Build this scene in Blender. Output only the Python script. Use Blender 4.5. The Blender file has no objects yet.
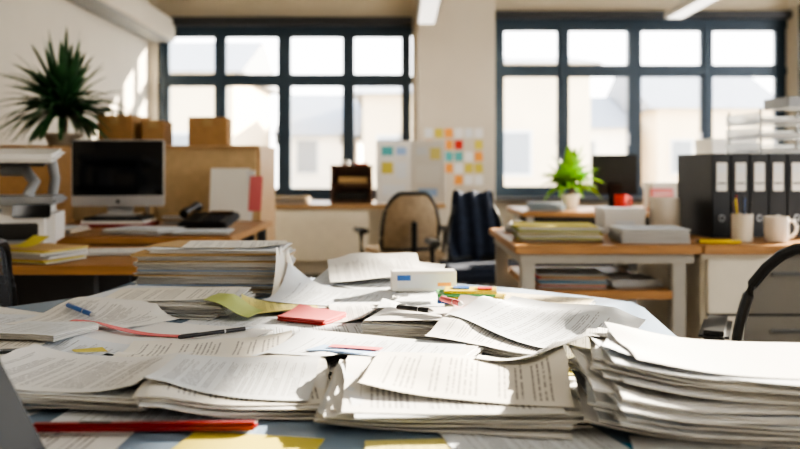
import bpy, bmesh, math, random
import numpy as np
from mathutils import Matrix, Vector, Euler
R = random.Random(7)
scene = bpy.context.scene
PI = math.pi

# ------------------------------------------------------------------ materials
def new_mat(name):
    m = bpy.data.materials.new(name); m.use_nodes = True
    nt = m.node_tree
    return m, nt, nt.nodes['Principled BSDF']

def pbr(name, col, rough=0.5, metal=0.0, var=0.08, scale=12.0, bump=0.0, spec=0.5, stretch=None, bscale=None):
    m, nt, b = new_mat(name)
    tc = nt.nodes.new('ShaderNodeTexCoord')
    mp = nt.nodes.new('ShaderNodeMapping')
    nt.links.new(tc.outputs['Object'], mp.inputs['Vector'])
    if stretch: mp.inputs['Scale'].default_value = stretch
    n = nt.nodes.new('ShaderNodeTexNoise'); n.inputs['Scale'].default_value = scale; n.inputs['Detail'].default_value = 4
    nt.links.new(mp.outputs['Vector'], n.inputs['Vector'])
    r = nt.nodes.new('ShaderNodeValToRGB')
    r.color_ramp.elements[0].position = 0.3; r.color_ramp.elements[1].position = 0.7
    r.color_ramp.elements[0].color = [max(0, c*(1-var)) for c in col]+[1]
    r.color_ramp.elements[1].color = [min(1, c*(1+var)) for c in col]+[1]
    nt.links.new(n.outputs['Fac'], r.inputs['Fac'])
    nt.links.new(r.outputs['Color'], b.inputs['Base Color'])
    b.inputs['Roughness'].default_value = rough
    b.inputs['Metallic'].default_value = metal
    b.inputs['Specular IOR Level'].default_value = spec
    if bump:
        n2 = nt.nodes.new('ShaderNodeTexNoise'); n2.inputs['Scale'].default_value = bscale or scale*6
        nt.links.new(mp.outputs['Vector'], n2.inputs['Vector'])
        bp = nt.nodes.new('ShaderNodeBump'); bp.inputs['Strength'].default_value = bump; bp.inputs['Distance'].default_value = 0.004
        nt.links.new(n2.outputs['Fac'], bp.inputs['Height']); nt.links.new(bp.outputs['Normal'], b.inputs['Normal'])
    return m

def wood(name, col, rough=0.4):
    return pbr(name, col, rough, var=0.22, scale=6, stretch=(1.2, 14, 14), bump=0.05)

def paper_mat(name, tint=(0.72,0.72,0.71), style='text', seed=0.0, ink=(0.07,0.07,0.10)):
    m, nt, b = new_mat(name)
    L = nt.links.new
    def mth(op, a, bb=None, c=None):
        n = nt.nodes.new('ShaderNodeMath'); n.operation = op
        for i, v in enumerate((a, bb, c)):
            if v is None: continue
            if isinstance(v, (int, float)): n.inputs[i].default_value = v
            else: L(v, n.inputs[i])
        return n.outputs[0]
    b.inputs['Roughness'].default_value = 0.75
    b.inputs['Specular IOR Level'].default_value = 0.25
    if style == 'blank':
        tc = nt.nodes.new('ShaderNodeTexCoord')
        n = nt.nodes.new('ShaderNodeTexNoise'); n.inputs['Scale'].default_value = 20
        L(tc.outputs['Object'], n.inputs['Vector'])
        mx = nt.nodes.new('ShaderNodeMix'); mx.data_type = 'RGBA'
        mx.inputs['A'].default_value = [c*0.95 for c in tint]+[1]; mx.inputs['B'].default_value = list(tint)+[1]
        L(n.outputs['Fac'], mx.inputs['Factor']); L(mx.outputs['Result'], b.inputs['Base Color'])
        return m
    uv = nt.nodes.new('ShaderNodeUVMap')
    sp = nt.nodes.new('ShaderNodeSeparateXYZ'); L(uv.outputs['UV'], sp.inputs[0])
    u, v = sp.outputs[0], sp.outputs[1]
    rows = {'text': 58.0, 'big': 36.0, 'table': 36.0, 'dense': 74.0}[style]
    vr = mth('MULTIPLY', v, rows)
    fr = mth('FRACT', vr); row = mth('FLOOR', vr)
    line = mth('LESS_THAN', fr, 0.42)
    cx = nt.nodes.new('ShaderNodeCombineXYZ')
    L(mth('MULTIPLY', u, 46.0), cx.inputs[0]); L(mth('MULTIPLY_ADD', row, 7.31, seed*13.7), cx.inputs[1])
    n = nt.nodes.new('ShaderNodeTexNoise'); n.inputs['Scale'].default_value = 1.0; n.inputs['Detail'].default_value = 2
    L(cx.outputs[0], n.inputs['Vector'])
    words = mth('GREATER_THAN', n.outputs['Fac'], 0.43)
    c2 = nt.nodes.new('ShaderNodeCombineXYZ')
    L(mth('MULTIPLY_ADD', row, 0.33, seed*5.1), c2.inputs[0])
    L(mth('FLOOR', mth('MULTIPLY', u, 2.0 if style == 'dense' else 1.0)), c2.inputs[1])
    n2 = nt.nodes.new('ShaderNodeTexNoise'); n2.inputs['Scale'].default_value = 1.0; n2.inputs['Detail'].default_value = 0
    L(c2.outputs[0], n2.inputs['Vector'])
    para = mth('GREATER_THAN', n2.outputs['Fac'], 0.47)
    c3 = nt.nodes.new('ShaderNodeCombineXYZ'); L(mth('MULTIPLY_ADD', row, 3.7, seed), c3.inputs[0])
    n3 = nt.nodes.new('ShaderNodeTexNoise'); n3.inputs['Scale'].default_value = 1.0
    L(c3.outputs[0], n3.inputs['Vector'])
    uend = mth('LESS_THAN', u, mth('MINIMUM', mth('MULTIPLY_ADD', n3.outputs['Fac'], 0.8, 0.42), 0.9))
    marg = mth('MULTIPLY', mth('MULTIPLY', mth('GREATER_THAN', u, 0.1), uend),
               mth('MULTIPLY', mth('GREATER_THAN', v, 0.08), mth('LESS_THAN', v, 0.92)))
    mask = mth('MULTIPLY', mth('MULTIPLY', line, words), mth('MULTIPLY', para, marg))
    if style == 'table':
        gl = mth('MAXIMUM', mth('LESS_THAN', mth('FRACT', mth('MULTIPLY', v, 15.0)), 0.06),
                 mth('LESS_THAN', mth('FRACT', mth('MULTIPLY', u, 5.0)), 0.02))
        inn = mth('MULTIPLY', mth('MULTIPLY', mth('GREATER_THAN', u, 0.1), mth('LESS_THAN', u, 0.9)),
                  mth('MULTIPLY', mth('GREATER_THAN', v, 0.15), mth('LESS_THAN', v, 0.75)))
        mask = mth('MAXIMUM', mask, mth('MULTIPLY', gl, inn))
    mx = nt.nodes.new('ShaderNodeMix'); mx.data_type = 'RGBA'
    L(mth('MULTIPLY', mask, 0.55), mx.inputs['Factor'])
    mx.inputs['A'].default_value = list(tint)+[1]; mx.inputs['B'].default_value = list(ink)+[1]
    L(mx.outputs['Result'], b.inputs['Base Color'])
    return m

M = {}
M['paper_edge'] = pbr('paper_edge', (0.52,0.51,0.49), 0.8, var=0.45, scale=30, stretch=(0.3,0.3,50))
M['p1'] = paper_mat('paper_text_a', style='text', seed=1)
M['p2'] = paper_mat('paper_text_b', style='text', seed=2.4, tint=(0.66,0.70,0.75))
M['p3'] = paper_mat('paper_table', style='table', seed=3.3)
M['p4'] = paper_mat('paper_big', style='big', seed=4.9, tint=(0.74,0.72,0.67))
M['p5'] = paper_mat('paper_dense', style='dense', seed=6.2, tint=(0.66,0.69,0.72))
M['pb'] = paper_mat('paper_blank', style='blank', tint=(0.76,0.76,0.76))
M['pc'] = paper_mat('paper_cream', style='text', seed=8.0, tint=(0.74,0.66,0.48))
M['yel'] = paper_mat('yellow_paper', style='blank', tint=(0.60,0.52,0.12))
M['ylt'] = paper_mat('pale_yellow_paper', style='text', seed=9.0, tint=(0.66,0.60,0.24))
M['grn'] = paper_mat('lime_paper', style='blank', tint=(0.44,0.50,0.20))
M['pnk'] = paper_mat('pink_paper', style='blank', tint=(0.70,0.20,0.21))
M['redp'] = paper_mat('red_paper', style='blank', tint=(0.58,0.06,0.05))
M['blu'] = paper_mat('blue_paper', style='blank', tint=(0.03,0.24,0.42))
M['lblu'] = paper_mat('light_blue_paper', style='blank', tint=(0.35,0.50,0.74))
M['org'] = paper_mat('orange_paper', style='blank', tint=(0.80,0.36,0.10))
M['teal'] = paper_mat('teal_paper', style='blank', tint=(0.12,0.42,0.44))
M['tan'] = paper_mat('manila_folder', style='blank', tint=(0.52,0.36,0.18))
PAPERS = ['p1','p2','p3','p4','p5','pb','p1','p2']

M['wall'] = pbr('wall_plaster', (0.54,0.48,0.38), 0.9, var=0.04, scale=3, bump=0.15, bscale=150)
M['wallw'] = pbr('white_plaster', (0.60,0.555,0.475), 0.9, var=0.03, scale=3, bump=0.1, bscale=150)
M['ceil'] = pbr('ceiling_tile', (0.42,0.39,0.32), 0.9, var=0.04, scale=5)
M['floor'] = pbr('carpet', (0.09,0.075,0.06), 0.95, var=0.3, scale=60, bump=0.4, bscale=400)
M['frame'] = pbr('window_frame_paint', (0.028,0.050,0.078), 0.4, var=0.05)
M['desk'] = pbr('blue_grey_laminate', (0.25,0.34,0.46), 0.22, var=0.04, scale=4)
M['deskedge'] = pbr('desk_edge_band', (0.16,0.20,0.27), 0.4)
M['oak'] = wood('oak_veneer', (0.42,0.22,0.085))
M['beech'] = wood('beech_veneer', (0.52,0.34,0.18))
M['dwood'] = wood('dark_wood', (0.11,0.05,0.027))
M['metal'] = pbr('grey_metal', (0.42,0.43,0.44), 0.35, 0.7, var=0.04)
M['lmetal'] = pbr('light_metal_paint', (0.42,0.40,0.36), 0.4, 0.0, var=0.03)
M['cream'] = pbr('cream_metal_paint', (0.70,0.65,0.55), 0.45, var=0.03)
M['black'] = pbr('black_plastic', (0.012,0.013,0.015), 0.4, var=0.1)
M['blackm'] = pbr('black_binder_board', (0.010,0.011,0.013), 0.5, var=0.15, bump=0.1)
M['dgrey'] = pbr('dark_grey_plastic', (0.04,0.042,0.048), 0.5)
M['grey'] = pbr('grey_plastic', (0.26,0.27,0.28), 0.45)
M['white'] = pbr('white_plastic', (0.68,0.67,0.65), 0.35, var=0.02)
M['ceramic'] = pbr('white_ceramic', (0.72,0.68,0.62), 0.12, var=0.02)
M['screen'] = pbr('screen_glass', (0.005,0.006,0.008), 0.08, var=0.1)
M['silver'] = pbr('silver_aluminium', (0.55,0.56,0.58), 0.3, 0.8, var=0.02)
M['card'] = pbr('cardboard', (0.38,0.225,0.10), 0.85, var=0.08, scale=25)
M['cardl'] = pbr('light_cardboard', (0.54,0.40,0.23), 0.85, var=0.08, scale=25)
M['tape'] = pbr('packing_tape', (0.42,0.29,0.14), 0.25)
M['leaf'] = pbr('palm_leaf', (0.035,0.10,0.04), 0.4, var=0.4, scale=8)
M['leafb'] = pbr('bright_leaf', (0.30,0.55,0.06), 0.45, var=0.3, scale=10)
M['pot'] = pbr('beige_pot', (0.36,0.30,0.23), 0.6)
M['soil'] = pbr('soil', (0.05,0.03,0.02), 0.95, var=0.4, scale=60)
M['navy'] = pbr('navy_cloth', (0.022,0.032,0.06), 0.9, var=0.2, scale=30)
M['tancl'] = pbr('beige_cloth', (0.44,0.34,0.23), 0.9, var=0.1, scale=30)
M['red'] = pbr('red_plastic', (0.25,0.010,0.014), 0.35)
M['bluep'] = pbr('blue_plastic', (0.03,0.14,0.45), 0.3)
M['yelp'] = pbr('yellow_plastic', (0.80,0.62,0.04), 0.4)
M['grnp'] = pbr('green_plastic', (0.15,0.5,0.2), 0.4)
M['house1'] = pbr('beige_render', (0.80,0.65,0.44), 0.9, var=0.05, scale=1)
M['house2'] = pbr('white_render', (0.88,0.83,0.74), 0.9, var=0.05, scale=1)
M['roof'] = pbr('roof_tiles', (0.30,0.30,0.31), 0.9, var=0.15, scale=4, stretch=(1,6,6))
M['ground'] = pbr('asphalt', (0.45,0.45,0.43), 0.95)

def emis(name, col, s):
    m, nt, b = new_mat(name)
    b.inputs['Base Color'].default_value = [*col, 1]
    b.inputs['Emission Color'].default_value = [*col, 1]
    b.inputs['Emission Strength'].default_value = s
    return m
M['lamp'] = emis('lamp_diffuser', (1, 0.97, 0.92), 1.2)

def transp(name, col, fac, rough=0.5):
    m, nt, b = new_mat(name)
    b.inputs['Base Color'].default_value = [*col, 1]; b.inputs['Roughness'].default_value = rough
    t = nt.nodes.new('ShaderNodeBsdfTransparent'); mx = nt.nodes.new('ShaderNodeMixShader')
    mx.inputs[0].default_value = fac
    nt.links.new(t.outputs[0], mx.inputs[1]); nt.links.new(b.outputs[0], mx.inputs[2])
    nt.links.new(mx.outputs[0], nt.nodes['Material Output'].inputs['Surface'])
    return m
M['glass'] = transp('window_glass', (0.9,0.95,1.0), 0.04, 0.05)
M['mesh'] = transp('chair_mesh_fabric', (0.04,0.045,0.055), 0.75, 0.8)
M['clear'] = transp('clear_plastic', (0.75,0.78,0.8), 0.45, 0.1)

# ------------------------------------------------------------------ mesh builder
class MB:
    def __init__(s):
        s.bm = bmesh.new(); s.mats = []; s.uv = s.bm.loops.layers.uv.new('UVMap')
    def mi(s, mat):
        m = M[mat]
        if m not in s.mats: s.mats.append(m)
        return s.mats.index(m)
    def _fin(s, verts, mat, smooth=False):
        i = s.mi(mat); fs = set()
        for v in verts:
            for f in v.link_faces: fs.add(f)
        for f in fs: f.material_index = i; f.smooth = smooth
        return fs
    def box(s, c, size, mat, rot=(0,0,0), bev=0.0):
        mx = Matrix.Translation(c) @ Euler(rot).to_matrix().to_4x4() @ Matrix.Diagonal((*size, 1))
        r = bmesh.ops.create_cube(s.bm, size=1, matrix=mx)
        fs = s._fin(r['verts'], mat)
        if bev:
            es = set(e for f in fs for e in f.edges)
            bmesh.ops.bevel(s.bm, geom=list(es), offset=bev, segments=2, affect='EDGES', clamp_overlap=True, material=-1)
        return s
    def bb(s, x0, x1, y0, y1, z0, z1, mat, bev=0.0):
        return s.box(((x0+x1)/2, (y0+y1)/2, (z0+z1)/2), (x1-x0, y1-y0, z1-z0), mat, bev=bev)
    def cyl(s, c, r, h, mat, rot=(0,0,0), seg=24, r2=None, cap=True):
        mx = Matrix.Translation(c) @ Euler(rot).to_matrix().to_4x4()
        q = bmesh.ops.create_cone(s.bm, cap_ends=cap, segments=seg, radius1=r, radius2=r if r2 is None else r2, depth=h, matrix=mx)
        s._fin(q['verts'], mat, True); return s
    def sph(s, c, r, mat, sc=(1,1,1), seg=16):
        mx = Matrix.Translation(c) @ Matrix.Diagonal((*sc, 1))
        q = bmesh.ops.create_uvsphere(s.bm, u_segments=seg, v_segments=seg//2+2, radius=r, matrix=mx)
        s._fin(q['verts'], mat, True); return s
    def tube(s, pts, r, mat, seg=10, closed=False):
        i = s.mi(mat); rings = []; n = len(pts); P = [Vector(p) for p in pts]
        for k, p in enumerate(P):
            if closed: t = P[(k+1) % n]-P[k-1]
            else: t = P[min(k+1, n-1)]-P[max(k-1, 0)]
            t.normalize()
            up = Vector((0,0,1)) if abs(t.z) < 0.95 else Vector((0,1,0))
            a = t.cross(up).normalized(); b = t.cross(a)
            rr = r[k] if isinstance(r, (list, tuple)) else r
            rings.append([s.bm.verts.new(p+(a*math.cos(q)+b*math.sin(q))*rr) for q in [2*PI*j/seg for j in range(seg)]])
        for k in range(n if closed else n-1):
            A, B = rings[k], rings[(k+1) % n]
            for j in range(seg):
                f = s.bm.faces.new((A[j], A[(j+1) % seg], B[(j+1) % seg], B[j])); f.material_index = i; f.smooth = True
        if not closed:
            for rg in (rings[0], rings[-1]):
                try:
                    f = s.bm.faces.new(rg); f.material_index = i
                except Exception: pass
        return s
    def surf(s, fn, nu, nv, mat, smooth=True):
        i = s.mi(mat)
        V = [[s.bm.verts.new(fn(a/(nu-1), b/(nv-1))) for b in range(nv)] for a in range(nu)]
        for a in range(nu-1):
            for b in range(nv-1):
                f = s.bm.faces.new((V[a][b], V[a+1][b], V[a+1][b+1], V[a][b+1])); f.material_index = i; f.smooth = smooth
                for lp, (uu, vv) in zip(f.loops, ((a,b),(a+1,b),(a+1,b+1),(a,b+1))):
                    lp[s.uv].uv = (uu/(nu-1), vv/(nv-1))
        return V
    def lathe(s, prof, c, mat, seg=28):
        i = s.mi(mat); c = Vector(c)
        rings = [[s.bm.verts.new(c+Vector((r*math.cos(2*PI*j/seg), r*math.sin(2*PI*j/seg), z))) for j in range(seg)] for r, z in prof]
        for A, B in zip(rings[:-1], rings[1:]):
            for j in range(seg):
                f = s.bm.faces.new((A[j], A[(j+1) % seg], B[(j+1) % seg], B[j])); f.material_index = i; f.smooth = True
        return s
    def prism(s, poly, z0, z1, mat, mat_side=None, bev=0):
        i = s.mi(mat); j = s.mi(mat_side or mat)
        lo = [s.bm.verts.new((x, y, z0)) for x, y in poly]; hi = [s.bm.verts.new((x, y, z1)) for x, y in poly]
        f = s.bm.faces.new(hi); f.material_index = i
        f = s.bm.faces.new(list(reversed(lo))); f.material_index = j
        n = len(poly)
        for k in range(n):
            f = s.bm.faces.new((lo[k], lo[(k+1) % n], hi[(k+1) % n], hi[k])); f.material_index = j
        return s
    def build(s, name, loc=(0,0,0), rz=0.0, parent=None, recalc=True):
        if recalc: bmesh.ops.recalc_face_normals(s.bm, faces=s.bm.faces)
        me = bpy.data.meshes.new(name); s.bm.to_mesh(me); s.bm.free()
        for m in s.mats: me.materials.append(m)
        try: me.set_sharp_from_angle(angle=math.radians(40))
        except Exception: pass
        o = bpy.data.objects.new(name, me); scene.collection.objects.link(o)
        o.location = loc; o.rotation_euler = (0, 0, rz)
        if parent: o.parent = parent
        return o

# ------------------------------------------------------------------ room shell
XL, XR, YB, YF, ZC = -2.42, 3.92, 7.5, -2.6, 2.9
MB().bb(XL-.2, XR+.2, YF-.2, YB+.2, -.1, 0, 'floor').build('floor')
MB().bb(XL-.2, XR+.2, YF-.2, YB+.2, ZC, ZC+.1, 'ceil').build('ceiling')
b = MB()
W1 = (-2.34, .12, .72, 2.40); W2 = (.90, 3.74, .74, 2.46); T = .22
b.bb(XL-.2, W1[0], YB, YB+T, 0, ZC, 'wallw').bb(W1[1], W2[0], YB, YB+T, 0, ZC, 'wallw').bb(W2[1], XR+.2, YB, YB+T, 0, ZC, 'wallw')
b.bb(W1[0], W1[1], YB, YB+T, 0, W1[2], 'wall').bb(W1[0], W1[1], YB, YB+T, W1[3], ZC, 'wall')
b.bb(W2[0], W2[1], YB, YB+T, 0, W2[2], 'wall').bb(W2[0], W2[1], YB, YB+T, W2[3], ZC, 'wall')
b.build('wall_back')
MB().bb(.17, .88, 7.18, YB-.001, 0.001, ZC-.001, 'wallw').build('trim_pillar')
MB().bb(XL-.2, XL, YF, YB, 0, ZC, 'wallw').build('wall_left')
MB().bb(XL-.2, XR+.2, YF-.2, YF, 0, ZC, 'wallw').build('wall_front')
b = MB(); segs = [(-1.9,1.2), (1.75, 5.1), (5.5, 7.1)]  # unseen side window openings, added and spaced so sun reaches the desk
z0, z1 = .75, 2.66
b.bb(XR, XR+.2, YF, YB, 0, z0, 'wallw').bb(XR, XR+.2, YF, YB, z1, ZC, 'wallw')
ys = [YF]+[q for sg in segs for q in sg]+[YB]
for k in range(0, len(ys), 2): b.bb(XR, XR+.2, ys[k], ys[k+1], z0, z1, 'wallw')
b.build('wall_right')
for k, (a, c) in enumerate(segs):
    b = MB(); y = XR+.08
    n = 3 if c-a > 2 else 2
    for q in range(n+1):
        q = a+.03+(c-a-.06)*q/n; b.bb(y-.03, y+.03, q-.03, q+.03, z0, z1, 'frame')
    for zz in (z0+.03, z1-.03): b.bb(y-.028, y+.028, a, c, zz-.03, zz+.03, 'frame')
    b.bb(y-.004, y+.004, a+.05, c-.05, z0+.05, z1-.05, 'glass')
    b.build('window_%d' % (k+3))
def win(name, W, mul, zt, thick):
    b = MB(); y = YB+.06
    for k, x in enumerate(mul):
        w = .062 if k == thick else .036
        b.bb(x-w, x+w, y-.05, y+.05, W[2], W[3], 'frame', bev=.006)
    for zz, h in ((W[2]+.04, .04), (zt, .036), (W[3]-.045, .045)):
        b.bb(W[0], W[1], y-.045, y+.045, zz-h, zz+h, 'frame')
    for a, c in zip(mul[:-1], mul[1:]):
        for s0, s1 in ((W[2]+.08, zt-.036), (zt+.036, W[3]-.09)):
            b.bb(a+.034, a+.056, y-.035, y+.02, s0, s1, 'frame').bb(c-.056, c-.034, y-.035, y+.02, s0, s1, 'frame')
            b.bb(a+.034, c-.034, y-.035, y+.02, s0, s0+.022, 'frame').bb(a+.034, c-.034, y-.035, y+.02, s1-.022, s1, 'frame')
        b.box((c-.07, y-.06, 1.3), (.02, .02, .12), 'silver', bev=.004)
    b.bb(W[0]+.05, W[1]-.05, y-.004, y+.004, W[2]+.05, W[3]-.05, 'glass')
    b.build(name)
win('window_1', W1, [-2.29, -1.74, -1.12, -.50, .07], 1.87, 2)
win('window_2', W2, [.95, 1.58, 2.27, 2.97, 3.69], 1.96, 2)
MB().bb(W1[0], W1[1], YB-.16, YB+.0, W1[2]-.035, W1[2]-.002, 'dgrey', bev=.006).build('trim_1')
MB().bb(W2[0], W2[1], YB-.16, YB+.0, W2[2]-.035, W2[2]-.002, 'dgrey', bev=.006).build('trim_2')
MB().bb(XL+.001, XL+.26, 3.2, YB-.01, 2.24, 2.44, 'wallw', bev=.01).bb(XL+.03, XL+.23, 3.2, YB-.01, 2.225, 2.24, 'grey').build('trim_3')
MB().bb(W1[0]+.02, W1[1]-.02, YB-.02, YB-.001, .001, .1, 'wallw').build('baseboard_back')
MB().bb(W1[0], W1[1], YB-.10, YB-.002, 2.38, 2.46, 'dgrey', bev=.01).build('roller_blind')
MB().bb(W2[0], W2[1], YB-.10, YB-.002, 2.45, 2.52, 'dgrey', bev=.01).build('roller_blind')
b = MB(); b.cyl((3.80, 7.28, 1.75), .06, 1.6, 'black', seg=24); b.cyl((3.80,7.28,.93), .07, .03, 'dgrey'); b.cyl((3.80,7.28,.46), .03, .91, 'metal'); b.cyl((3.80,7.28,.012), .11, .024, 'dgrey'); b.build('rolled_projection_screen')
def radiator(x0, x1):
    b = MB()
    b.bb(x0, x1, 7.36, 7.385, .14, .60, 'cream', bev=.005).bb(x0, x1, 7.43, 7.455, .14, .60, 'cream', bev=.005)
    x = x0+.03
    while x < x1-.02:
        b.bb(x-.012, x+.012, 7.352, 7.36, .17, .57, 'cream', bev=.003); x += .05
    b.bb(x0, x1, 7.355, 7.46, .60, .615, 'cream')
    for q in (x0+.1, x1-.1): b.cyl((q, 7.41, .07), .014, .14, 'cream')
    b.build('radiator')
radiator(-1.9, -.3); radiator(1.2, 2.6)

def luminaire(x, y0, y1, z, power, along='y'):  # builds the visible fixtures and the unseen ones added for fill
    b = MB(); L = (y1-y0)
    b.box((0,0,.035), (.16, L, .05), 'white', bev=.012)
    b.box((0,0,.006), (.13, L-.04, .012), 'lamp')
    for s in (-1, 1):
        b.cyl((0, s*(L/2-.2), (ZC-z)/2+.03), .004, ZC-z-.061, 'metal', seg=8)
        b.box((s*.078, 0, .03), (.006, L, .06), 'lmetal')
    o = b.build('ceiling_light', (x, (y0+y1)/2, z), 0 if along == 'y' else PI/2)
    ld = bpy.data.lights.new('tube_lamp', 'AREA'); ld.shape = 'RECTANGLE'; ld.size = .12; ld.size_y = L-.1
    ld.energy = power; ld.color = (1, .94, .86)
    l = bpy.data.objects.new('tube_lamp', ld); scene.collection.objects.link(l); l.parent = o; l.location = (0, 0, -.004)
luminaire(2.46, 5.0, 7.0, 2.36, 3)
luminaire(.22, 4.9, 6.5, 2.22, 3)
luminaire(-1.1, 5.6, 6.9, 2.42, 3, 'x')
luminaire(-1.2, .2, 2.4, 2.5, 4)  # unseen fixture overhead, added as fill light
luminaire(1.0, .0, 2.2, 2.5, 4)  # also out of view, added only to brighten the room

# ------------------------------------------------------------------ outdoors
def house(x0, x1, y, dep, ze, zr, col, name='house'):
    b = MB()
    b.bb(x0, x1, y, y+dep, -3, ze, col)
    i = b.mi('roof'); o = .3
    V = [b.bm.verts.new(v) for v in ((x0-o,y-o,ze),(x1+o,y-o,ze),(x1+o,y+dep+o,ze),(x0-o,y+dep+o,ze),(x0-o,y+dep/2,zr),(x1+o,y+dep/2,zr))]
    for q in ((0,1,5,4),(2,3,4,5),(1,2,5),(3,0,4),(0,3,2,1)):
        f = b.bm.faces.new([V[k] for k in q]); f.material_index = i
    x = x0+.8
    while x < x1-.6:
        for zc in (-1.2, 1.4):
            if zc+.7 < ze:
                b.box((x, y-.02, zc), (.8, .08, 1.2), 'white'); b.box((x, y-.05, zc), (.66, .06, 1.05), 'grey')
        x += 2.0
    b.build(name)
house(-8.6, -4.5, 21, 6, 3.6, 4.9, 'house1')
house(-3.9, -1.6, 26, 7, 2.1, 3.8, 'house2')
house(-1.1, .9, 23, 7, 3.2, 3.9, 'house1')
house(2.2, 4.9, 20, 6, 3.7, 4.3, 'house1')
house(5.6, 7.9, 27, 7, 2.4, 3.8, 'house2')
house(8.6, 12.6, 26, 7, 3.0, 4.8, 'house1')
MB().bb(-40, 40, 7.9, 60, -3.1, -3, 'ground').build('ground_outside')

# ------------------------------------------------------------------ main desk
DZ = .722
b = MB()
poly = [(-.95,.42),(.80,.42),(.80,1.08),(.49,1.12),(.475,1.24),(.52,1.66),(.515,1.73),(.47,1.78),(.30,1.92),(.12,2.02),(-.12,2.10),
        (-.60,2.13),(-.67,2.11),(-.70,2.05),(-.72,1.82),(-.93,1.56),(-.95,1.50)]
b.prism(poly, DZ-.028, DZ, 'desk', 'deskedge')
for x, y in ((-.88,.5),(.72,.5),(-.62,2.04),(-.05,2.0),(.42,1.64),(-.85,1.35)):
    b.cyl((x, y, (DZ-.028)/2), .028, DZ-.028, 'metal')
    b.cyl((x, y, .012), .04, .024, 'black')
b.bb(-.85, .65, .52, .55, .61, DZ-.03, 'metal'); b.bb(-.55, -.1, 1.98, 2.01, .61, DZ-.03, 'metal')
b.build('office_desk')

RES = .004; HX0, HX1, HY0, HY1 = -1.2, .95, .35, 2.3
NX, NY = int((HX1-HX0)/RES), int((HY1-HY0)/RES)
H = np.full((NX, NY), DZ+.0002)
def dilate(A, r):
    B = A.copy()
    for _ in range(r):
        C = B.copy()
        C[1:] = np.maximum(C[1:], B[:-1]); C[:-1] = np.maximum(C[:-1], B[1:])
        B = C.copy()
        B[:, 1:] = np.maximum(B[:, 1:], C[:, :-1]); B[:, :-1] = np.maximum(B[:, :-1], C[:, 1:])
    return B
def samp(A, x, y):
    i = np.clip(((x-HX0)/RES).astype(int), 0, NX-1); j = np.clip(((y-HY0)/RES).astype(int), 0, NY-1)
    return A[i, j]
def topz(x, y, r=.02, ry=None):
    ry = ry or r
    i0, i1 = int((x-r-HX0)/RES), int((x+r-HX0)/RES)+1; j0, j1 = int((y-ry-HY0)/RES), int((y+ry-HY0)/RES)+1
    return float(H[max(0,i0):i1, max(0,j0):j1].max())
def mark(x, y, r, ry, z):
    i0, i1 = int((x-r-HX0)/RES), int((x+r-HX0)/RES)+1; j0, j1 = int((y-ry-HY0)/RES), int((y+ry-HY0)/RES)+1
    H[i0:i1, j0:j1] = np.maximum(H[i0:i1, j0:j1], z); cache.clear()

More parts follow.
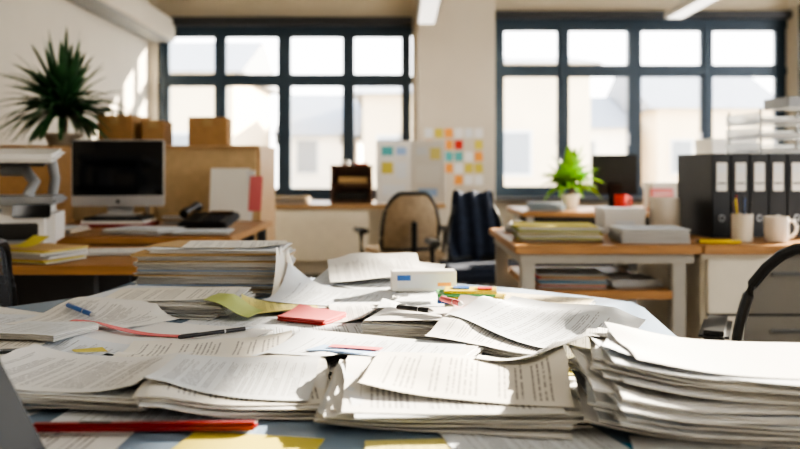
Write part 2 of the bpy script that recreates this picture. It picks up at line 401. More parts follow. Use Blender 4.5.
def paper(mb, cx, cy, rot, w=.21, l=.297, thick=.0005, layers=1, mat='p1', edge='paper_edge', iters=14,
          curl=None, jit=.0, rj=.0, base=None, step=.014, mats=None, stair=(0,0), stiff=False):
    """sheet or block of sheets draped on whatever already lies below; stiff = rests as a tilted plane."""
    nu = max(3, int(w/step)+1); nv = max(3, int(l/step)+1)
    U, V = np.meshgrid(np.linspace(0,1,nu), np.linspace(0,1,nv), indexing='ij')
    lx = (U-.5)*w; ly = (V-.5)*l; c, s = math.cos(rot), math.sin(rot)
    X = cx+lx*c-ly*s; Y = cy+lx*s+ly*c
    if base is None:
        D = samp(dilate_cache(2 if step < .016 else 3), X, Y)
        z = None
        if stiff:   # plane resting on what lies below; if the ground is too uneven, drape instead
            A = np.c_[X.ravel(), Y.ravel(), np.ones(X.size)]
            co, *_ = np.linalg.lstsq(A, D.ravel(), rcond=None)
            zp = (A @ co).reshape(X.shape); lift = (D-zp).max()
            if lift < .006: z = zp+lift
        if z is None:
            z = D.copy()
            for _ in range(iters):
                p = np.pad(z, 1, mode='edge')
                z = np.maximum(D, .25*(p[:-2,1:-1]+p[2:,1:-1]+p[1:-1,:-2]+p[1:-1,2:]))
        z = z+.0004
    else: z = np.full_like(X, base)
    cz = np.zeros_like(z)
    for (cu, cv, am, rd) in (curl or []):
        if cu is None: d = np.abs(V-cv)*l
        elif cv is None: d = np.abs(U-cu)*w
        else: d = np.hypot((U-cu)*w, (V-cv)*l)
        cz += am*np.clip(1-d/rd, 0, 1)**2
    t = thick/layers
    for k in range(layers):
        dx, dy, dr = (R.uniform(-jit, jit), R.uniform(-jit, jit), R.uniform(-rj, rj)) if layers > 1 else (0,0,0)
        dx += stair[0]*k; dy += stair[1]*k
        c2, s2 = math.cos(rot+dr), math.sin(rot+dr)
        XX = cx+dx+lx*c2-ly*s2; YY = cy+dy+lx*s2+ly*c2
        zt = z+t*(k+1)+(cz*(k+1)/layers)
        zb = z+t*(k+.22)+(cz*(k+1)/layers if layers > 1 else cz)
        mt = mat if k == layers-1 else ((mats[k % len(mats)]) if mats else R.choice(PAPERS))
        mi, me_ = mb.mi(mt), mb.mi(edge if mt not in ('yel','grn','pnk','redp','blu','tan','lblu','ylt','org','teal') else mt)
        VV = [[mb.bm.verts.new((XX[a,q], YY[a,q], zt[a,q])) for q in range(nv)] for a in range(nu)]
        for a in range(nu-1):
            for q in range(nv-1):
                f = mb.bm.faces.new((VV[a][q], VV[a+1][q], VV[a+1][q+1], VV[a][q+1])); f.material_index = mi; f.smooth = True
                for lp, (uu, vv) in zip(f.loops, ((a,q),(a+1,q),(a+1,q+1),(a,q+1))): lp[mb.uv].uv = (uu/(nu-1), vv/(nv-1))
        ring = [(a,0) for a in range(nu)]+[(nu-1,q) for q in range(1,nv)]+[(a,nv-1) for a in range(nu-2,-1,-1)]+[(0,q) for q in range(nv-2,0,-1)]
        if t > .0004:
            lo = [mb.bm.verts.new((XX[p], YY[p], zb[p])) for p in ring]
            n = len(ring)
            for a in range(n):
                p, p2 = ring[a], ring[(a+1) % n]
                f = mb.bm.faces.new((lo[a], lo[(a+1) % n], VV[p2[0]][p2[1]], VV[p[0]][p[1]])); f.material_index = me_
    if base is None:
        m_ = .002+jit*.5
        ext = math.hypot(w, l)/2+.02
        i0, i1 = max(0,int((cx-ext-HX0)/RES)), min(NX,int((cx+ext-HX0)/RES)+1)
        j0, j1 = max(0,int((cy-ext-HY0)/RES)), min(NY,int((cy+ext-HY0)/RES)+1)
        gx = HX0+(np.arange(i0,i1)+.5)*RES; gy = HY0+(np.arange(j0,j1)+.5)*RES
        GX, GY = np.meshgrid(gx, gy, indexing='ij')
        a = (GX-cx)*c+(GY-cy)*s; bq = -(GX-cx)*s+(GY-cy)*c
        ins = (np.abs(a) <= w/2+m_) & (np.abs(bq) <= l/2+m_)
        fu = np.clip((a/w+.5)*(nu-1), 0, nu-1.001); fv = np.clip((bq/l+.5)*(nv-1), 0, nv-1.001)
        iu, iv = fu.astype(int), fv.astype(int); fu -= iu; fv -= iv
        zt = z+thick+cz
        zz = zt[iu,iv]*(1-fu)*(1-fv)+zt[iu+1,iv]*fu*(1-fv)+zt[iu,iv+1]*(1-fu)*fv+zt[iu+1,iv+1]*fu*fv
        sub = H[i0:i1, j0:j1]
        H[i0:i1, j0:j1] = np.where(ins, np.maximum(sub, zz), sub)
        cache.clear()
cache = {}
def dilate_cache(r):
    if r not in cache: cache[r] = dilate(H, r)
    return cache[r]
def one(name, *a, **k):
    mb = MB(); paper(mb, *a, **k); return mb.build(name, recalc=False)
rad = math.radians

# base layer of loose sheets, flat on the desk
mb = MB()
spots = [(-.78,1.50,60),(-.62,1.36,110),(-.80,1.16,90),(-.66,.90,95),(.10,1.74,60),(.02,1.52,80),(.20,1.52,100),
         (-.27,1.47,75),(.18,1.12,80),(-.16,1.38,100),(-.45,.80,88),(.42,.74,84),(-.55,1.08,70)]
for k, (x, y, a) in enumerate(spots):
    paper(mb, x, y, rad(a), mat=PAPERS[k % len(PAPERS)], iters=4)
mb.build('scattered_papers', recalc=False)
# coloured sheets lying low at the near edge
one('yellow_folder', -.165, .815, rad(80), .10, .15, .0012, 1, 'yel', iters=4)
one('yellow_folder', .03, .80, rad(94), .10, .13, .0012, 1, 'ylt', iters=4)
one('blue_folder', .235, .815, rad(70), .05, .11, .0012, 1, 'blu', iters=4)
one('paper_sheet', .33, .78, rad(80), .13, .18, mat='pb', iters=4)
one('yellow_folder', .31, 1.16, rad(80), .12, .15, .0010, 1, 'yel', iters=4)
one('paper_sheet', .14, .85, rad(103), .13, .18, mat='p2', iters=4)

# rigid stacks --------------------------------------------------------------
ST = dict(stiff=True)
one('paper_stack', -.445, 1.915, rad(88), .225, .33, .092, 34, 'pb', jit=.007, rj=rad(2.6), step=.03,
    mats=['p1','pb','p2','pc','p1','tan','p5','pb','p3','lblu','p1','p2'], **ST)
one('manila_folder', -.455, 1.92, rad(93), .235, .34, .006, 2, 'tan', jit=.004, rj=rad(3), mats=['tan'], **ST)
one('paper_stack', -.43, 1.90, rad(86), .20, .30, .009, 4, 'p2', jit=.006, rj=rad(5), **ST)
one('manila_folder', -.48, 1.93, rad(76), .19, .23, .0015, 1, 'tan', **ST)
one('paper_sheet', -.40, 1.90, rad(97), .17, .24, mat='p4', curl=[(0,0,.010,.1)], **ST)
one('paper_stack', -.485, 1.64, rad(85), .20, .29, .030, 13, 'p1', jit=.009, rj=rad(6), step=.025, **ST)
one('paper_stack', -.155, 1.68, rad(84), .19, .26, .012, 6, 'p4', jit=.008, rj=rad(7), **ST)
one('paper_stack', -.04, 1.94, rad(92), .18, .25, .020, 8, 'p1', jit=.007, rj=rad(6), **ST)
one('paper_stack', .27, 1.67, rad(72), .19, .26, .010, 6, 'pc', jit=.008, rj=rad(6), **ST)
one('paper_stack', .035, 1.40, rad(76), .13, .18, .026, 9, 'p4', jit=.005, rj=rad(4), step=.02, **ST)
one('paper_stack', -.062, 1.17, rad(70), .23, .31, .018, 8, 'p3', jit=.007, rj=rad(4), step=.02, **ST)
# report cover with a red slide-binder spine, lying in front of the left piles
mb = MB(); paper(mb, -.285, .93, rad(88), .11, .24, .002, 2, 'p2', iters=20)
zr = topz(-.285, .868, .125, .008)
mb.box((-.285, .868, zr+.0055), (.25,.014,.009), 'red', rot=(0,0,rad(1.5)), bev=.003)
mb.box((-.34, .8677, zr+.0102), (.035,.006,.0006), 'dgrey')
mb.build('report_cover', recalc=False)
one('paper_stack', -.425, 1.045, rad(86), .20, .27, .020, 9, 'p5', jit=.009, rj=rad(6), step=.02, iters=10, **ST)
one('paper_stack', -.205, 1.005, rad(96), .18, .22, .013, 7, 'p4', jit=.008, rj=rad(6), step=.02, iters=14, **ST)
one('paper_stack', -.68, .99, rad(98), .20, .27, .014, 6, 'p3', jit=.007, rj=rad(6), iters=14, **ST)
one('paper_stack', .065, .965, rad(88), .19, .29, .018, 9, 'p1', jit=.010, rj=rad(7), step=.02, iters=14, **ST)
one('paper_stack', .395, .935, rad(86), .22, .34, .042, 15, 'pb', jit=.014, rj=rad(8), step=.02, iters=14, mats=['pb','p1','p2'], **ST)
one('paper_stack', .40, .945, rad(78), .21, .31, .020, 8, 'p2', jit=.012, rj=rad(8), step=.02, mats=['pb','pb','p4'], **ST)
one('paper_stack', -.69, 1.29, rad(82), .20, .28, .010, 6, 'p5', jit=.008, rj=rad(5), **ST)
one('paper_stack', -.40, 1.34, rad(76), .20, .29, .008, 5, 'pb', jit=.007, rj=rad(5), **ST)
one('paper_stack', .22, 1.30, rad(56), .20, .28, .010, 7, 'p2', jit=.008, rj=rad(6), iters=20, curl=[(1,None,.006,.08)])

# sheets and small things on the piles ------------------------------------
one('paper_sheet', -.50, 1.65, rad(78), .18, .27, mat='p2', **ST)
one('paper_sheet', -.475, 1.63, rad(93), .17, .26, mat='p4', curl=[(0,0,.010,.10)], **ST)
for x, y, a, m in ((-.74,1.48,85,'p2'),(-.58,1.47,66,'p1'),(-.56,1.20,78,'p2'),(-.30,1.22,98,'p4')):
    one('paper_sheet', x, y, rad(a), .18, .26, mat=m)
one('paper_sheet', -.69, 1.295, rad(90), .17, .25, mat='p4', **ST)
one('notebook', -.60, 1.30, rad(70), .10, .15, .010, 3, 'p5', mats=['dgrey'] if False else ['pb'], iters=30)
one('pink_folder', -.46, 1.34, rad(84), .018, .22, .0010, 1, 'pnk')
one('paper_sheet', -.25, 1.61, rad(104), .10, .15, .0008, 1, 'ylt')
one('paper_sheet', -.33, 1.54, rad(72), .06, .10, .0008, 1, 'grn')
one('paper_sheet', -.15, 1.69, rad(74), .17, .25, mat='p2', curl=[(1,None,.010,.08)], **ST)
one('paper_sheet', -.04, 1.56, rad(98), .14, .20, mat='p1')
one('paper_sheet', .05, 1.54, rad(80), .14, .20, mat='p5', curl=[(1,1,.010,.08)])
one('sticky_note_pad', -.17, 1.51, rad(60), .075, .11, .010, 5, 'pnk', mats=['redp','pnk'], jit=.002, rj=rad(3), **ST)
one('paper_sheet', .20, 1.58, rad(86), .15, .22, mat='pc')
one('paper_sheet', .31, 1.58, rad(64), .13, .19, mat='pc', curl=[(0,1,.010,.08)])
one('paper_sheet', .18, 1.49, rad(100), .15, .22, mat='p1')
one('paper_sheet', -.055, 1.175, rad(74), .20, .28, mat='p2', curl=[(1,1,.007,.1)], **ST)
one('sticky_note_pad', -.085, 1.15, rad(62), .05, .10, .0010, 1, 'lblu')
one('sticky_note_pad', -.066, 1.155, rad(74), .018, .08, .0010, 1, 'pnk')
one('paper_sheet', .03, 1.395, rad(72), .115, .16, mat='pb', **ST)
one('paper_sheet', -.43, 1.04, rad(81), .18, .25, mat='p1', curl=[(1,1,.007,.08)], **ST)
one('paper_sheet', -.67, .99, rad(92), .17, .25, mat='p4', **ST)
one('sticky_note', -.475, 1.19, rad(30), .045, .045, .0008, 1, 'yel')
one('sticky_note', .13, 1.07, rad(20), .035, .05, .0008, 1, 'ylt')
one('paper_sheet', -.21, 1.01, rad(90), .15, .20, mat='p5', curl=[(0,1,.008,.08)], **ST)
one('paper_sheet', .06, .955, rad(95), .17, .25, .003, 3, 'p3', jit=.008, rj=rad(6), **ST)
one('paper_sheet', .085, .985, rad(83), .17, .25, mat='p4', curl=[(0,1,.010,.1)], **ST)
one('paper_sheet', .21, 1.09, rad(76), .13, .19, mat='p1')
one('paper_sheet', .20, 1.285, rad(68), .19, .27, mat='p1', iters=25, curl=[(1,None,.022,.10)])
one('paper_sheet', .245, 1.315, rad(46), .19, .27, mat='p2', iters=25, curl=[(1,None,.020,.10),(0,0,.006,.08)])
one('paper_sheet', .395, .945, rad(72), .20, .28, mat='p2', curl=[(0,1,.010,.12)], **ST)
one('paper_sheet', .41, .95, rad(86), .19, .28, mat='pb', curl=[(1,1,.010,.12)], **ST)
# box, booklets
bx, by = .052, 1.745
z = topz(bx, by, .065, .022)+.0008
b = MB(); b.box((0,0,.022), (.145,.045,.044), 'white', bev=.002)
b.box((.0,-.0237,.022), (.12,.001,.030), 'p5'); b.box((-.045,-.0243,.030), (.03,.001,.012), 'bluep'); b.box((.045,-.0243,.015), (.03,.001,.008), 'org')
b.build('card_box', (bx, by, z), rad(4)); mark(bx, by, .072, .03, z+.045)
b = MB()
for k, (m, dx, a) in enumerate((('bluep',0,4),('yelp',.006,-5),('grnp',-.012,9),('yelp',.0,2))):
    b.box((dx, 0, .004+k*.0065), (.14-.010*k, .08-.006*k, .006), m, rot=(0,0,rad(a)), bev=.001)
b.box((.03,0,.0285), (.03,.03,.002), 'redp'); b.box((-.02,.005,.0285), (.035,.03,.002), 'bluep')
b.build('booklet_stack', (.15, 1.65, topz(.15,1.65,.06,.03)+.0005), rad(-8))
# curled back sheets
one('paper_sheet', -.11, 1.90, rad(62), .17, .24, mat='p2', iters=30, curl=[(1,None,.026,.12)])
one('paper_sheet', -.02, 1.94, rad(76), .17, .24, mat='pb', iters=30, curl=[(1,None,.028,.12)])
one('paper_sheet', -.06, 1.92, rad(98), .16, .23, mat='p1', iters=30, curl=[(1,None,.020,.10)])

def pen(name, p0, p1, r, mat, cap='silver'):
    zs = [topz(p0[0]+(p1[0]-p0[0])*t, p0[1]+(p1[1]-p0[1])*t, .005) for t in np.linspace(0,1,14)]
    m1, m2 = max(zs[:7]), max(zs[7:])
    A = Vector((*p0, m1+r+.001)); B = Vector((*p1, m2+r+.001)); d = B-A
    b = MB(); pt = lambda t: A+d*t
    b.tube([pt(0), pt(.02), pt(.6)], [r*.8, r, r], mat)
    b.tube([pt(.6), pt(.88)], [r*1.02, r*1.02], mat); b.tube([pt(.59), pt(.61)], [r*1.1, r*1.1], cap)
    b.tube([pt(.88), pt(.97), pt(1)], [r, r*.35, r*.15], cap)
    up = Vector((0,0,r*1.25))
    b.tube([pt(.03)+up, pt(.25)+up], r*.22, cap, seg=6)
    b.build(name)
pen('ballpoint_pen', (-.65,1.52), (-.57,1.455), .0045, 'bluep')
pen('ballpoint_pen', (-.005,1.43), (.06,1.375), .0045, 'black')
pen('highlighter_pen', (.075,1.415), (.11,1.36), .005, 'pnk', 'white')
pen('ballpoint_pen', (-.37,1.30), (-.26,1.38), .0035, 'dgrey')
# dark laptop, lid half lowered
b = MB()
b.box((-.13, 0, .010), (.25,.34,.016), 'black', bev=.004)
b.box((-.13, 0, .0185), (.20,.30,.001), 'dgrey')
b.box((-.053, 0, .112), (.008,.34,.235), 'black', rot=(0, rad(-27), 0), bev=.003)
b.box((-.057, 0, .112), (.003,.31,.20), 'screen', rot=(0, rad(-27), 0))
b.tube([(0,-.15,.014),(0,.15,.014)], .007, 'dgrey')
b.build('laptop', (-.355, .61, topz(-.49,.61,.13,.17)+.001), rad(0))

# ------------------------------------------------------------------ office chairs
def chair(loc, rz, mesh='mesh', seatm='black', zb0=.50, zb1=.86, bw=.22, name='office_chair'):
    b = MB()
    def back(u, v):
        a = (u-.5)*2; zz = zb0+(zb1-zb0)*v
        wv = bw*(1-.18*(v-.35)**2*2)
        return Vector((a*wv, .20+.05*v-.055*a*a+.02*math.sin(v*PI), zz-.10*max(0, abs(a)-.45)**2*v*3))
    b.surf(back, 15, 13, mesh)
    rim = [back(0, k/12) for k in range(13)]+[back(k/14, 1) for k in range(1,15)]+[back(1, k/12) for k in range(11,-1,-1)]+[back(k/14, 0) for k in range(13,0,-1)]
    b.tube(rim, .012, 'black', seg=8, closed=True)
    b.tube([(0,.03,.40),(0,.22,.40),(0,.27,.50),(0,.275,zb0+.18)], .018, 'black')
    b.box((0,0,.455), (.48,.46,.07), seatm, bev=.03)
    b.box((0,0,.41), (.25,.25,.03), 'black', bev=.01)
    b.cyl((0,0,.25), .028, .32, 'metal'); b.cyl((0,0,.16), .04, .14, 'black')
    for k in range(5):
        a = 2*PI*k/5+.3
        b.tube([(0,0,.11),(.15*math.cos(a),.15*math.sin(a),.10),(.29*math.cos(a),.29*math.sin(a),.075)], [.03,.022,.016], 'black')
        b.cyl((.29*math.cos(a), .29*math.sin(a), .031), .03, .04, 'dgrey', rot=(PI/2,0,a), seg=16)
    for s in (-1, 1):
        b.tube([(s*.2,0,.42),(s*.28,0,.44),(s*.285,.02,.60)], .015, 'black')
        b.box((s*.285,0,.615), (.07,.24,.03), 'black', bev=.012)
    return b.build(name, loc, rz)
chair((1.055, 1.84, 0), rad(155), zb0=.46, zb1=.85, bw=.235)
chair((-1.27, 1.93, 0), rad(-95), zb1=.83)
chair((.02, 5.15, 0), rad(195), mesh='tancl', seatm='tancl', zb1=.86, bw=.19)
chair((.46, 4.30, 0), rad(8), mesh='navy', seatm='navy', zb1=.84, bw=.16)
b = MB()
def coat(u, v):
    a = (u-.5)*2; t = v*2-1; drop = abs(t)
    return Vector((a*(.11+.03*drop), .0+.06*math.tanh(t*5)+.010*math.sin(a*9+t*3), .0-.50*max(0,drop-.08)**1.1+.008*math.cos(a*7)))
b.surf(coat, 24, 30, 'navy')
b.build('draped_coat', (.425, 4.545, .885), rad(8))

# ------------------------------------------------------------------ right-hand desk + pedestal
b = MB()
b.bb(.40, 1.05, 2.70, 3.50, .72, .75, 'oak', bev=.004)
b.bb(.42, 1.03, 2.72, 3.48, .685, .718, 'lmetal', bev=.003)
for x in (.425, .955): b.bb(x, x+.05, 2.73, 2.78, 0, .69, 'lmetal', bev=.004).bb(x, x+.05, 3.42, 3.47, 0, .69, 'lmetal', bev=.004)
b.bb(.476, .954, 2.72, 3.40, .56, .59, 'oak', bev=.003)
b.bb(.476, .954, 3.44, 3.46, .15, .57, 'lmetal')
b.build('wooden_desk')
b = MB()
b.bb(1.055, 2.35, 2.70, 3.50, .72, .75, 'oak', bev=.004)
b.bb(1.06, 2.34, 2.74, 3.48, .05, .719, 'cream', bev=.004)
b.bb(1.10, 2.30, 2.78, 3.44, .0, .05, 'dgrey')
for k in range(2):
    x0 = 1.075+k*.635
    for (za, zb) in ((.075,.29),(.30,.50),(.51,.70)):
        b.bb(x0, x0+.62, 2.718, 2.742, za, zb, 'cream', bev=.004)
        b.bb(x0+.006, x0+.614, 2.732, 2.7405, za-.010, za-.0005, 'dgrey')
        b.bb(x0+.22, x0+.40, 2.704, 2.718, zb-.055, zb-.042, 'metal', bev=.003)
    b.cyl((x0+.56, 2.716, .67), .009, .01, 'metal', rot=(PI/2,0,0))
b.build('filing_cabinet')
def flat_stack(name, x, y, z, w, l, t, n, rot, mats, jit=.01, rj=4, top=None):
    mb = MB(); paper(mb, 0, 0, 0, w, l, t, n, top or mats[-1], base=0, step=.05, jit=jit, rj=rad(rj), mats=mats)
    return mb.build(name, (x, y, z+.001), rad(rot), recalc=False)
flat_stack('magazine_stack', .62, 2.87, .591, .20, .24, .045, 10, 85, ['p1','redp','tan','p2','blu','pb'])
flat_stack('paper_stack', .84, 2.88, .591, .18, .18, .025, 6, 95, ['p1','p2','pb'])
flat_stack('magazine_stack', .59, 2.95, .751, .24, .30, .055, 12, 86, ['p1','ylt','grn','pb','p2','yel'], top='yel')
flat_stack('paper_stack', .91, 2.86, .751, .20, .24, .050, 14, 88, ['pb','p1','pb','p2'], jit=.004, rj=2)
flat_stack('paper_stack', .60, 3.33, .751, .2, .28, .03, 8, 80, ['p1','pb'])
pe = MB(); pe.tube([(0,-.07,0),(0,.07,0)], .006, 'yelp'); pe.tube([(0,.07,0),(0,.085,0)], [.006,.001], 'black'); pe.build('highlighter_pen', (1.14,2.77,.758), rad(80))
b = MB(); b.bb(-.085,.085,-.06,.06,0,.10,'white',bev=.003).bb(-.088,.088,-.063,.063,.075,.105,'white',bev=.002).box((0,-.0615,.04),(.08,.002,.03),'p5'); b.build('storage_box', (.91, 3.22, .751), rad(4))
b = MB(); b.lathe([(0,0),(.055,0),(.06,.01),(.06,.15),(.052,.15),(.052,.02),(0,.02)], (0,0,0), 'ceramic'); b.build('white_canister', (1.08, 3.17, .751))
b = MB(); bw = .078
for k in range(7):
    x0 = k*bw; x1 = x0+bw-.003; t = .004; hh = .325; dd = .285
    b.bb(x0, x0+t, 0, dd, 0, hh, 'blackm', bev=.0015).bb(x1-t, x1, 0, dd, 0, hh, 'blackm', bev=.0015).bb(x0, x1, 0, t, 0, hh, 'blackm', bev=.0015)
    b.bb(x0+t+.004, x1-t-.004, .01, dd-.012, .006, hh-.02, 'paper_edge')
    xm = (x0+x1)/2
    b.box((xm, -.001, .235), (.042,.002,.11), 'white'); b.box((xm, -.0022, .265), (.034,.001,.03), 'p5'); b.box((xm,-.0022,.21),(.034,.001,.006),'dgrey')
    b.cyl((xm, -.001, .075), .013, .004, 'metal', rot=(PI/2,0,0), seg=20); b.cyl((xm, -.003, .075), .009, .003, 'black', rot=(PI/2,0,0), seg=16)
b.build('ring_binder_row', (1.205, 3.0, .751), rad(7))
b = MB()
for k in range(3):
    z = k*.06
    b.bb(0,.33,0,.25,z,z+.004,'clear').bb(0,.004,0,.25,z,z+.045,'clear').bb(.326,.33,0,.25,z,z+.045,'clear').bb(0,.33,.246,.25,z,z+.045,'clear')
    b.bb(.02,.31,.02,.235,z+.005,z+.02,'paper_edge')
    for q in ((.01,.01),(.32,.01),(.01,.24),(.32,.24)): b.cyl((q[0],q[1],z+.03), .005, .06, 'grey', seg=8)
b.bb(.14,.30,.03,.2,.186,.23,'grey',bev=.003)
b.build('letter_tray', (1.42, 3.07, 1.0775), rad(7))
flat_stack('paper_stack', 1.95, 3.25, .751, .2, .25, .06, 10, 90, ['pb','p1'])
def mug(name, loc, r, h, mat, rz=0):
    b = MB(); b.lathe([(0,0),(r*.86,0),(r*.95,.006),(r,h*.4),(r,h),(r*.93,h),(r*.9,.012),(0,.01)], (0,0,0), mat)
    b.tube([(r*.96,0,h*.82),(r*1.35,0,h*.85),(r*1.62,0,h*.62),(r*1.55,0,h*.35),(r*1.2,0,h*.2),(r*.94,0,h*.22)], .006, mat)
    return b.build(name, loc, rz)
mug('coffee_mug', (1.375, 2.84, .751), .042, .092, 'ceramic', rad(-10))
b = MB(); b.lathe([(0,0),(.036,0),(.038,.1),(.034,.1),(.033,.006),(0,.006)], (0,0,0), 'cream')
for k in range(7):
    a = k*.9; q = .02
    b.tube([(q*.6*math.cos(a), q*.6*math.sin(a), .012), (q*1.7*math.cos(a), q*1.7*math.sin(a), .145+.012*(k%3))], .0035, ['black','bluep','red','dwood','yelp','dgrey','black'][k], seg=8)
b.build('pen_cup', (1.262, 2.87, .751))
flat_stack('paper_stack', 1.62, 2.85, .751, .18, .2, .012, 4, 80, ['pb','p1'])

# ------------------------------------------------------------------ right background desk
b = MB()
b.bb(.75, 3.4, 4.78, 5.48, .72, .75, 'oak', bev=.004)
for x in (.79, 2.0, 3.32): b.bb(x, x+.04, 4.82, 4.86, 0, .72, 'metal').bb(x, x+.04, 5.40, 5.44, 0, .72, 'metal')
b.bb(.83, 3.3, 5.42, 5.44, .3, .7, 'dgrey')
b.build('wooden_desk')
def monitor(name, loc, rz, w, h, zb, chin=.0, body='silver'):
    b = MB()
    b.box((0,0,zb+h/2), (w,.022,h), body, bev=.006)
    b.box((0,-.0115,zb+h/2+chin/2), (w-.012,.002,h-.012-chin), 'screen')
    b.box((0,.045,zb*.5+.03), (w*.28,.012,zb+.10), body, rot=(rad(-14),0,0), bev=.004)
    b.box((0,.03,.004), (w*.42,.17,.008), body, bev=.003)
    if chin: b.sph((0,-.0125,zb+chin/2), .008, 'black', sc=(1,.15,1))
    return b.build(name, loc, rz)
monitor('computer_monitor', (1.46, 5.30, .751), rad(172), .30, .27, .09, 0, 'black')
def leafy(name, loc, n, rmin, rmax, h, potr, poth, leafm, potm, seed, droop=1.0, lw=.016, emin=.15, trunk=.07):
    rr = random.Random(seed); b = MB()
    b.lathe([(0,0),(potr*.72,0),(potr,poth),(potr*1.06,poth),(potr*1.06,poth-.012),(potr*.93,poth-.012),(potr*.9,poth-.02),(0,poth-.02)], (0,0,0), potm)
    b.cyl((0,0,poth-.018), potr*.9, .004, 'soil')
    b.tube([(0,0,poth-.02),(0.01,0,poth+trunk*.5),(0,.0,poth+trunk)], [.018,.016,.012], 'dwood')
    for k in range(n):
        a = rr.uniform(0, 2*PI); el = rr.uniform(emin, 1.4); Ln = rr.uniform(rmin, rmax); w = lw*rr.uniform(.7,1.2)
        ca, sa = math.cos(a), math.sin(a); z0 = poth+trunk*.8+rr.uniform(-.03,.03)
        def f(u, v, ca=ca, sa=sa, el=el, Ln=Ln, w=w, z0=z0):
            s_ = v*Ln; r_ = s_*math.cos(el)*(1-.1*v); zz = z0+s_*math.sin(el)-droop*(v**2)*Ln*.46*math.cos(el)
            ww = w*math.sin(PI*min(1, .12+v*.88))**.7*(1-.3*v)
            q = (u-.5)*2
            return Vector((ca*r_-sa*q*ww, sa*r_+ca*q*ww, max(.02, zz+abs(q)*ww*.5)))
        b.surf(f, 3, 9, leafm)
    return b.build(name, loc)
leafy('potted_plant', (1.10, 5.02, .751), 90, .14, .32, .3, .06, .10, 'leafb', 'ceramic', 3, 1.0, .032)
b = MB(); b.box((0,0,.072), (.14,.004,.14), 'pnk', rot=(rad(-14),0,0)); b.box((0,.036,.072), (.14,.004,.14), 'org', rot=(rad(14),0,0))
for k in range(4):
    zc2 = .035+.025*k; b.box((0,-.004+(zc2-.072)*.25,zc2), (.11,.002,.008), 'white', rot=(rad(-14),0,0))
b.build('desk_calendar', (1.64, 4.86, .751), 0)
def sbox(x, y, z, w, d, h, lab='p5', rz=0):
    b = MB(); b.bb(-w/2,w/2,-d/2,d/2,0,h,'white',bev=.004).bb(-w/2-.003,w/2+.003,-d/2-.003,d/2+.003,h*.76,h+.004,'white',bev=.003)
    b.box((0,-d/2-.002,h*.4),(w*.4,.002,h*.25),lab); b.build('storage_box', (x, y, z), rz)
sbox(1.80, 5.24, .751, .26, .20, .17)
sbox(2.16, 5.14, .751, .34, .26, .25, 'lblu')
sbox(2.15, 5.14, 1.007, .30, .24, .20, 'p5', rad(5))
sbox(2.85, 5.15, .751, .34, .28, .32, 'org')
flat_stack('paper_stack', .92, 4.93, .751, .18, .22, .05, 9, 80, ['pb','p1','blu','p2'])
flat_stack('paper_stack', 2.5, 4.98, .751, .2, .26, .12, 14, 80, ['pb','p1','redp','p2'])
mug('coffee_mug', (1.40, 4.93, .751), .04, .1, 'redp')

# ------------------------------------------------------------------ centre background table
b = MB()
b.bb(-1.15, .34, 5.75, 6.45, .72, .75, 'beech', bev=.004)
for x in (-1.1, .25): b.bb(x, x+.04, 5.79, 5.83, 0, .72, 'lmetal').bb(x, x+.04, 6.36, 6.40, 0, .72, 'lmetal')
b.build('work_table')
b = MB()
for z in (.0, .13, .27): b.bb(-.16, .16, -.11, .11, z, z+.022, 'dwood', bev=.002)
for s in (-.155, .138): b.bb(s, s+.017, -.10, .10, .0, .28, 'dwood')
b.bb(-.15,.15,.085,.095,.0,.28,'dwood')
b.bb(-.12,.12,-.08,.08,.024,.08,'black').bb(-.10,.12,-.08,.08,.154,.20,'tan').bb(-.08,-.02,-.05,.05,.292,.33,'white',bev=.005).bb(.02,.12,-.05,.05,.292,.31,'redp',bev=.003)
b.build('desk_organizer', (-.37, 6.0, .751))
b = MB()
def panel(cx, cy, a, items):
    c, s = math.cos(a), math.sin(a)
    b.box((cx, cy, .24), (.27,.008,.48), 'white', rot=(0,0,a))
    for (u, z, w, h, m) in items: b.box((cx+u*c+.006*s, cy+u*s-.006*c, z), (w,.003,h), m, rot=(0,0,a))
panel(-.125, 0, rad(12), [(-.05,.40,.09,.07,'teal'),(.06,.40,.08,.06,'lblu'),(-.05,.27,.09,.09,'yel'),(.06,.25,.08,.12,'p5'),(0,.1,.18,.08,'p5')])
panel(.14, 0, rad(-14), [(-.05,.40,.08,.06,'p5'),(.06,.38,.08,.09,'ylt'),(0,.22,.18,.14,'p1'),(0,.08,.15,.06,'lblu')])
b.build('display_board', (.075, 6.0, .751))
flat_stack('paper_stack', -.85, 6.0, .751, .2, .28, .05, 8, 85, ['pb','p1','tan'])
b = MB(); b.bb(.19,.80,7.165,7.179,.84,1.42,'wallw',bev=.003)
rr = random.Random(5)
for i in range(6):
    for j in range(5):
        if rr.random() < .10: continue
        m = rr.choice(['redp','org','teal','org','pb','pb','p5','yel','pb','redp'])
        b.box((.265+i*.092, 7.162, .91+j*.108), (.076,.003,.086), m, rot=(0,rr.uniform(-.1,.1),0))
b.build('notice_board')

# ------------------------------------------------------------------ left side
b = MB()
b.bb(-1.95, -.66, 3.05, 4.02, .72, .75, 'oak', bev=.004)
for x in (-1.9, -.72): b.bb(x, x+.04, 3.1, 3.14, 0, .72, 'dgrey').bb(x, x+.04, 3.92, 3.96, 0, .72, 'dgrey')
b.bb(-1.85, -.73, 3.88, 3.90, .25, .7, 'dgrey')
b.build('wooden_desk')
b = MB()
b.prism([(-2.25,2.40),(-.80,2.40),(-.78,2.43),(-.88,2.97),(-.91,3.0),(-2.25,3.0)], .69, .72, 'oak')
for x in (-2.2, -1.0): b.bb(x, x+.04, 2.44, 2.48, 0, .69, 'dgrey').bb(x, x+.04, 2.90, 2.94, 0, .69, 'dgrey')
b.bb(-2.1, -1.0, 2.88, 2.90, .3, .68, 'dgrey')
b.build('wooden_desk')
b = MB()
b.bb(-2.36, -.76, 4.12, 4.62, .0, 1.12, 'cardl', bev=.004)
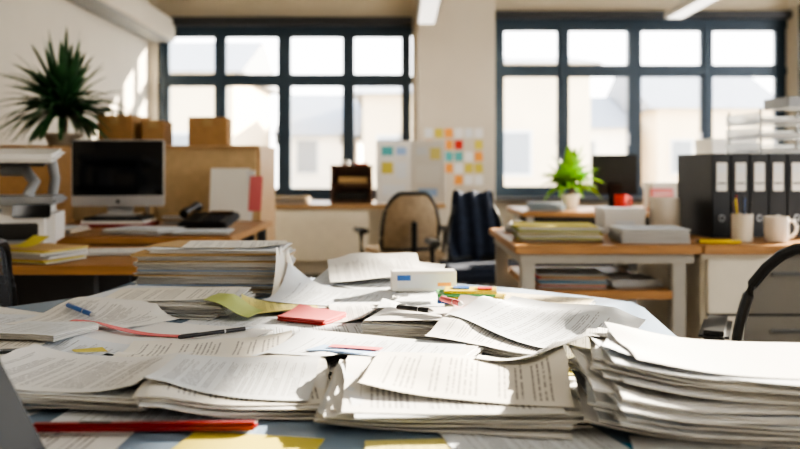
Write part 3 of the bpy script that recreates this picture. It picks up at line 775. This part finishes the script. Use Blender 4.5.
b.bb(-2.38, -.74, 4.10, 4.64, 1.12, 1.14, 'beech', bev=.003)
for k in range(3): b.bb(-2.34+k*.53, -2.34+k*.53+.52, 4.10, 4.12, .06, 1.11, 'cardl', bev=.004); b.box((-2.34+k*.53+.48, 4.092, .8), (.012,.02,.12), 'metal', bev=.004)
b.bb(-.76, -.74, 4.12, 4.62, 0, 1.12, 'beech')
b.build('storage_cabinet')
monitor('computer_monitor', (-1.31, 3.62, .751+.046), rad(6), .42, .31, .045, .045)
b = MB()
for k, (m, w) in enumerate((('red',.30),('p1',.28),('dgrey',.26))): b.box((0,0,.007+k*.0148), (w,.22,.0145), m, bev=.002, rot=(0,0,.02*k))
b.build('book_stack', (-1.31, 3.64, .7505))
def carton(name, loc, s, rz=0, mat='card'):
    b = MB(); w, d, h = s
    b.box((0,0,h/2), s, mat, bev=.003)
    b.box((-w/4-.001,0,h+.0015), (w/2-.004,d,.003), mat); b.box((w/4+.001,0,h+.0015), (w/2-.004,d,.003), mat)
    b.box((0,0,h+.0035), (.05,d+.002,.001), 'tape'); b.box((0,-d/2-.001,h*.85), (.05,.001,h*.3), 'tape')
    return b.build(name, loc, rz)
carton('cardboard_box', (-1.06, 4.35, 1.141), (.21,.2,.155), rad(5))
carton('cardboard_box', (-1.54, 4.35, 1.141), (.20,.22,.165), rad(-8))
carton('cardboard_box', (-1.35, 4.33, 1.141), (.12,.2,.135), rad(3))
carton('cardboard_box', (-1.735, 3.72, .751), (.24,.26,.37), rad(4), 'card')
leafy('potted_palm', (-1.88, 4.34, 1.141), 170, .30, .54, .5, .10, .07, 'leaf', 'pot', 11, 1.0, .020, emin=-.1, trunk=.15)
b = MB(); b.box((0,0,.137), (.20,.003,.27), 'p4', rot=(rad(-14),0,rad(3))); b.box((.02,.012,.13), (.2,.003,.26), 'pb', rot=(rad(-12),0,rad(-6)))
b.box((.13,.0,.14), (.065,.003,.18), 'pnk', rot=(rad(-13),0,rad(-4)))
b.build('leaning_papers', (-.86, 3.93, .751))
b = MB()
b.box((0,0,.034), (.22,.19,.035), 'black', rot=(rad(12),0,0), bev=.008)
b.tube([(-.085,-.08,.065),(-.085,-.06,.078),(-.085,.0,.085),(-.085,.06,.10),(-.085,.085,.09)], [.02,.017,.013,.017,.02], 'black')
b.box((.035,.05,.067), (.10,.045,.006), 'screen', rot=(rad(12),0,0))
for i in range(4):
    for j in range(3): b.box((.005+j*.03, -.07+i*.026, .040+i*.0055), (.02,.017,.008), 'dgrey', rot=(rad(12),0,0), bev=.002)
b.build('desk_telephone', (-.85, 3.47, .751), rad(-8))
flat_stack('paper_stack', -1.06, 3.22, .751, .2, .26, .02, 6, 75, ['pb','p1','p2'])
flat_stack('paper_stack', -1.03, 3.72, .751, .12, .18, .05, 6, 90, ['pb','p1','tan'])
flat_stack('paper_stack', -.80, 3.20, .751, .2, .22, .012, 4, 96, ['pb','p3','p2'])
flat_stack('paper_stack', -1.45, 3.22, .751, .2, .26, .025, 6, 90, ['pb','tan','p2'])
# desktop printer, near left
b = MB()
b.box((0,0,.09), (.38,.30,.16), 'white', bev=.03)
b.box((0,-.152,.075), (.28,.01,.07), 'black', bev=.004)
b.box((0,-.19,.045), (.24,.14,.008), 'grey', rot=(rad(8),0,0), bev=.003)
b.box((0,0,.185), (.39,.31,.03), 'grey', bev=.01)
for s in (-1,1): b.tube([(s*.15,.10,.19),(s*.16,.10,.26),(s*.15,.08,.33)], .018, 'grey')
b.box((0,0,.345), (.38,.28,.03), 'white', rot=(rad(6),0,0), bev=.012)
b.box((0,0,.322), (.30,.20,.014), 'black', rot=(rad(6),0,0))
b.cyl((-.10,-.02,.245), .055, .10, 'white'); b.cyl((-.10,-.075,.245), .025, .02, 'black', rot=(PI/2,0,0))
b.tube([(.10,-.10,.20),(.12,-.09,.25),(.08,-.03,.29),(.0,-.0,.29)], .020, 'grey')
b.box((.12,-.155,.15), (.12,.02,.045), 'screen', rot=(rad(-20),0,0), bev=.004)
for k in range(3): b.cyl((.02-.03*k,-.152,.155), .008, .008, 'grey', rot=(PI/2,0,0), seg=12)
b.build('desktop_printer', (-1.42, 2.78, .721), rad(16))
flat_stack('paper_stack', -1.19, 2.52, .721, .18, .27, .045, 9, 70, ['pb','yel','tan','p1','dgrey','p2'], jit=.012, rj=8, top='tan')
flat_stack('paper_stack', -1.0, 2.73, .721, .15, .22, .010, 3, 100, ['pb','p1'])
b = MB(); b.surf(lambda u,v: Vector(((u-.5)*.085, (v-.5)*.085, .002+.03*v*v)), 5, 5, 'yel'); b.build('sticky_note', (-1.19, 2.50, .721+.047), rad(-30))

# ------------------------------------------------------------------ light, world, camera
w = bpy.data.worlds.new('World'); scene.world = w; w.use_nodes = True
nt = w.node_tree; bg = nt.nodes['Background']
tc = nt.nodes.new('ShaderNodeTexCoord'); sp = nt.nodes.new('ShaderNodeSeparateXYZ'); rp = nt.nodes.new('ShaderNodeValToRGB')
nt.links.new(tc.outputs['Generated'], sp.inputs[0]); nt.links.new(sp.outputs[2], rp.inputs[0]); nt.links.new(rp.outputs[0], bg.inputs[0])
rp.color_ramp.elements[0].color = (1,.98,.95,1); rp.color_ramp.elements[1].color = (.60,.77,1,1)
bg.inputs[1].default_value = 6.2
el, az = rad(20.5), rad(32)
d = Vector((-math.cos(el)*math.cos(az), -math.cos(el)*math.sin(az), -math.sin(el)))
sd = bpy.data.lights.new('sun', 'SUN'); sd.energy = 38; sd.angle = rad(.6); sd.color = (1,.88,.70)
so = bpy.data.objects.new('sun', sd); scene.collection.objects.link(so)
so.rotation_euler = d.to_track_quat('-Z', 'Y').to_euler(); so.location = (8, 4, 6)

cd = bpy.data.cameras.new('camera'); cam = bpy.data.objects.new('camera', cd); scene.collection.objects.link(cam)
cam.location = (0, 0, 1.02); cam.rotation_euler = (PI/2, 0, 0)
cd.lens = 35; cd.sensor_width = 36; cd.shift_y = -.0706; cd.clip_start = .05; cd.clip_end = 200
cd.dof.use_dof = True; cd.dof.focus_distance = 1.28; cd.dof.aperture_fstop = 3.2
scene.camera = cam
try: scene.view_settings.look = 'AgX - High Contrast'
except Exception as e: print(e)
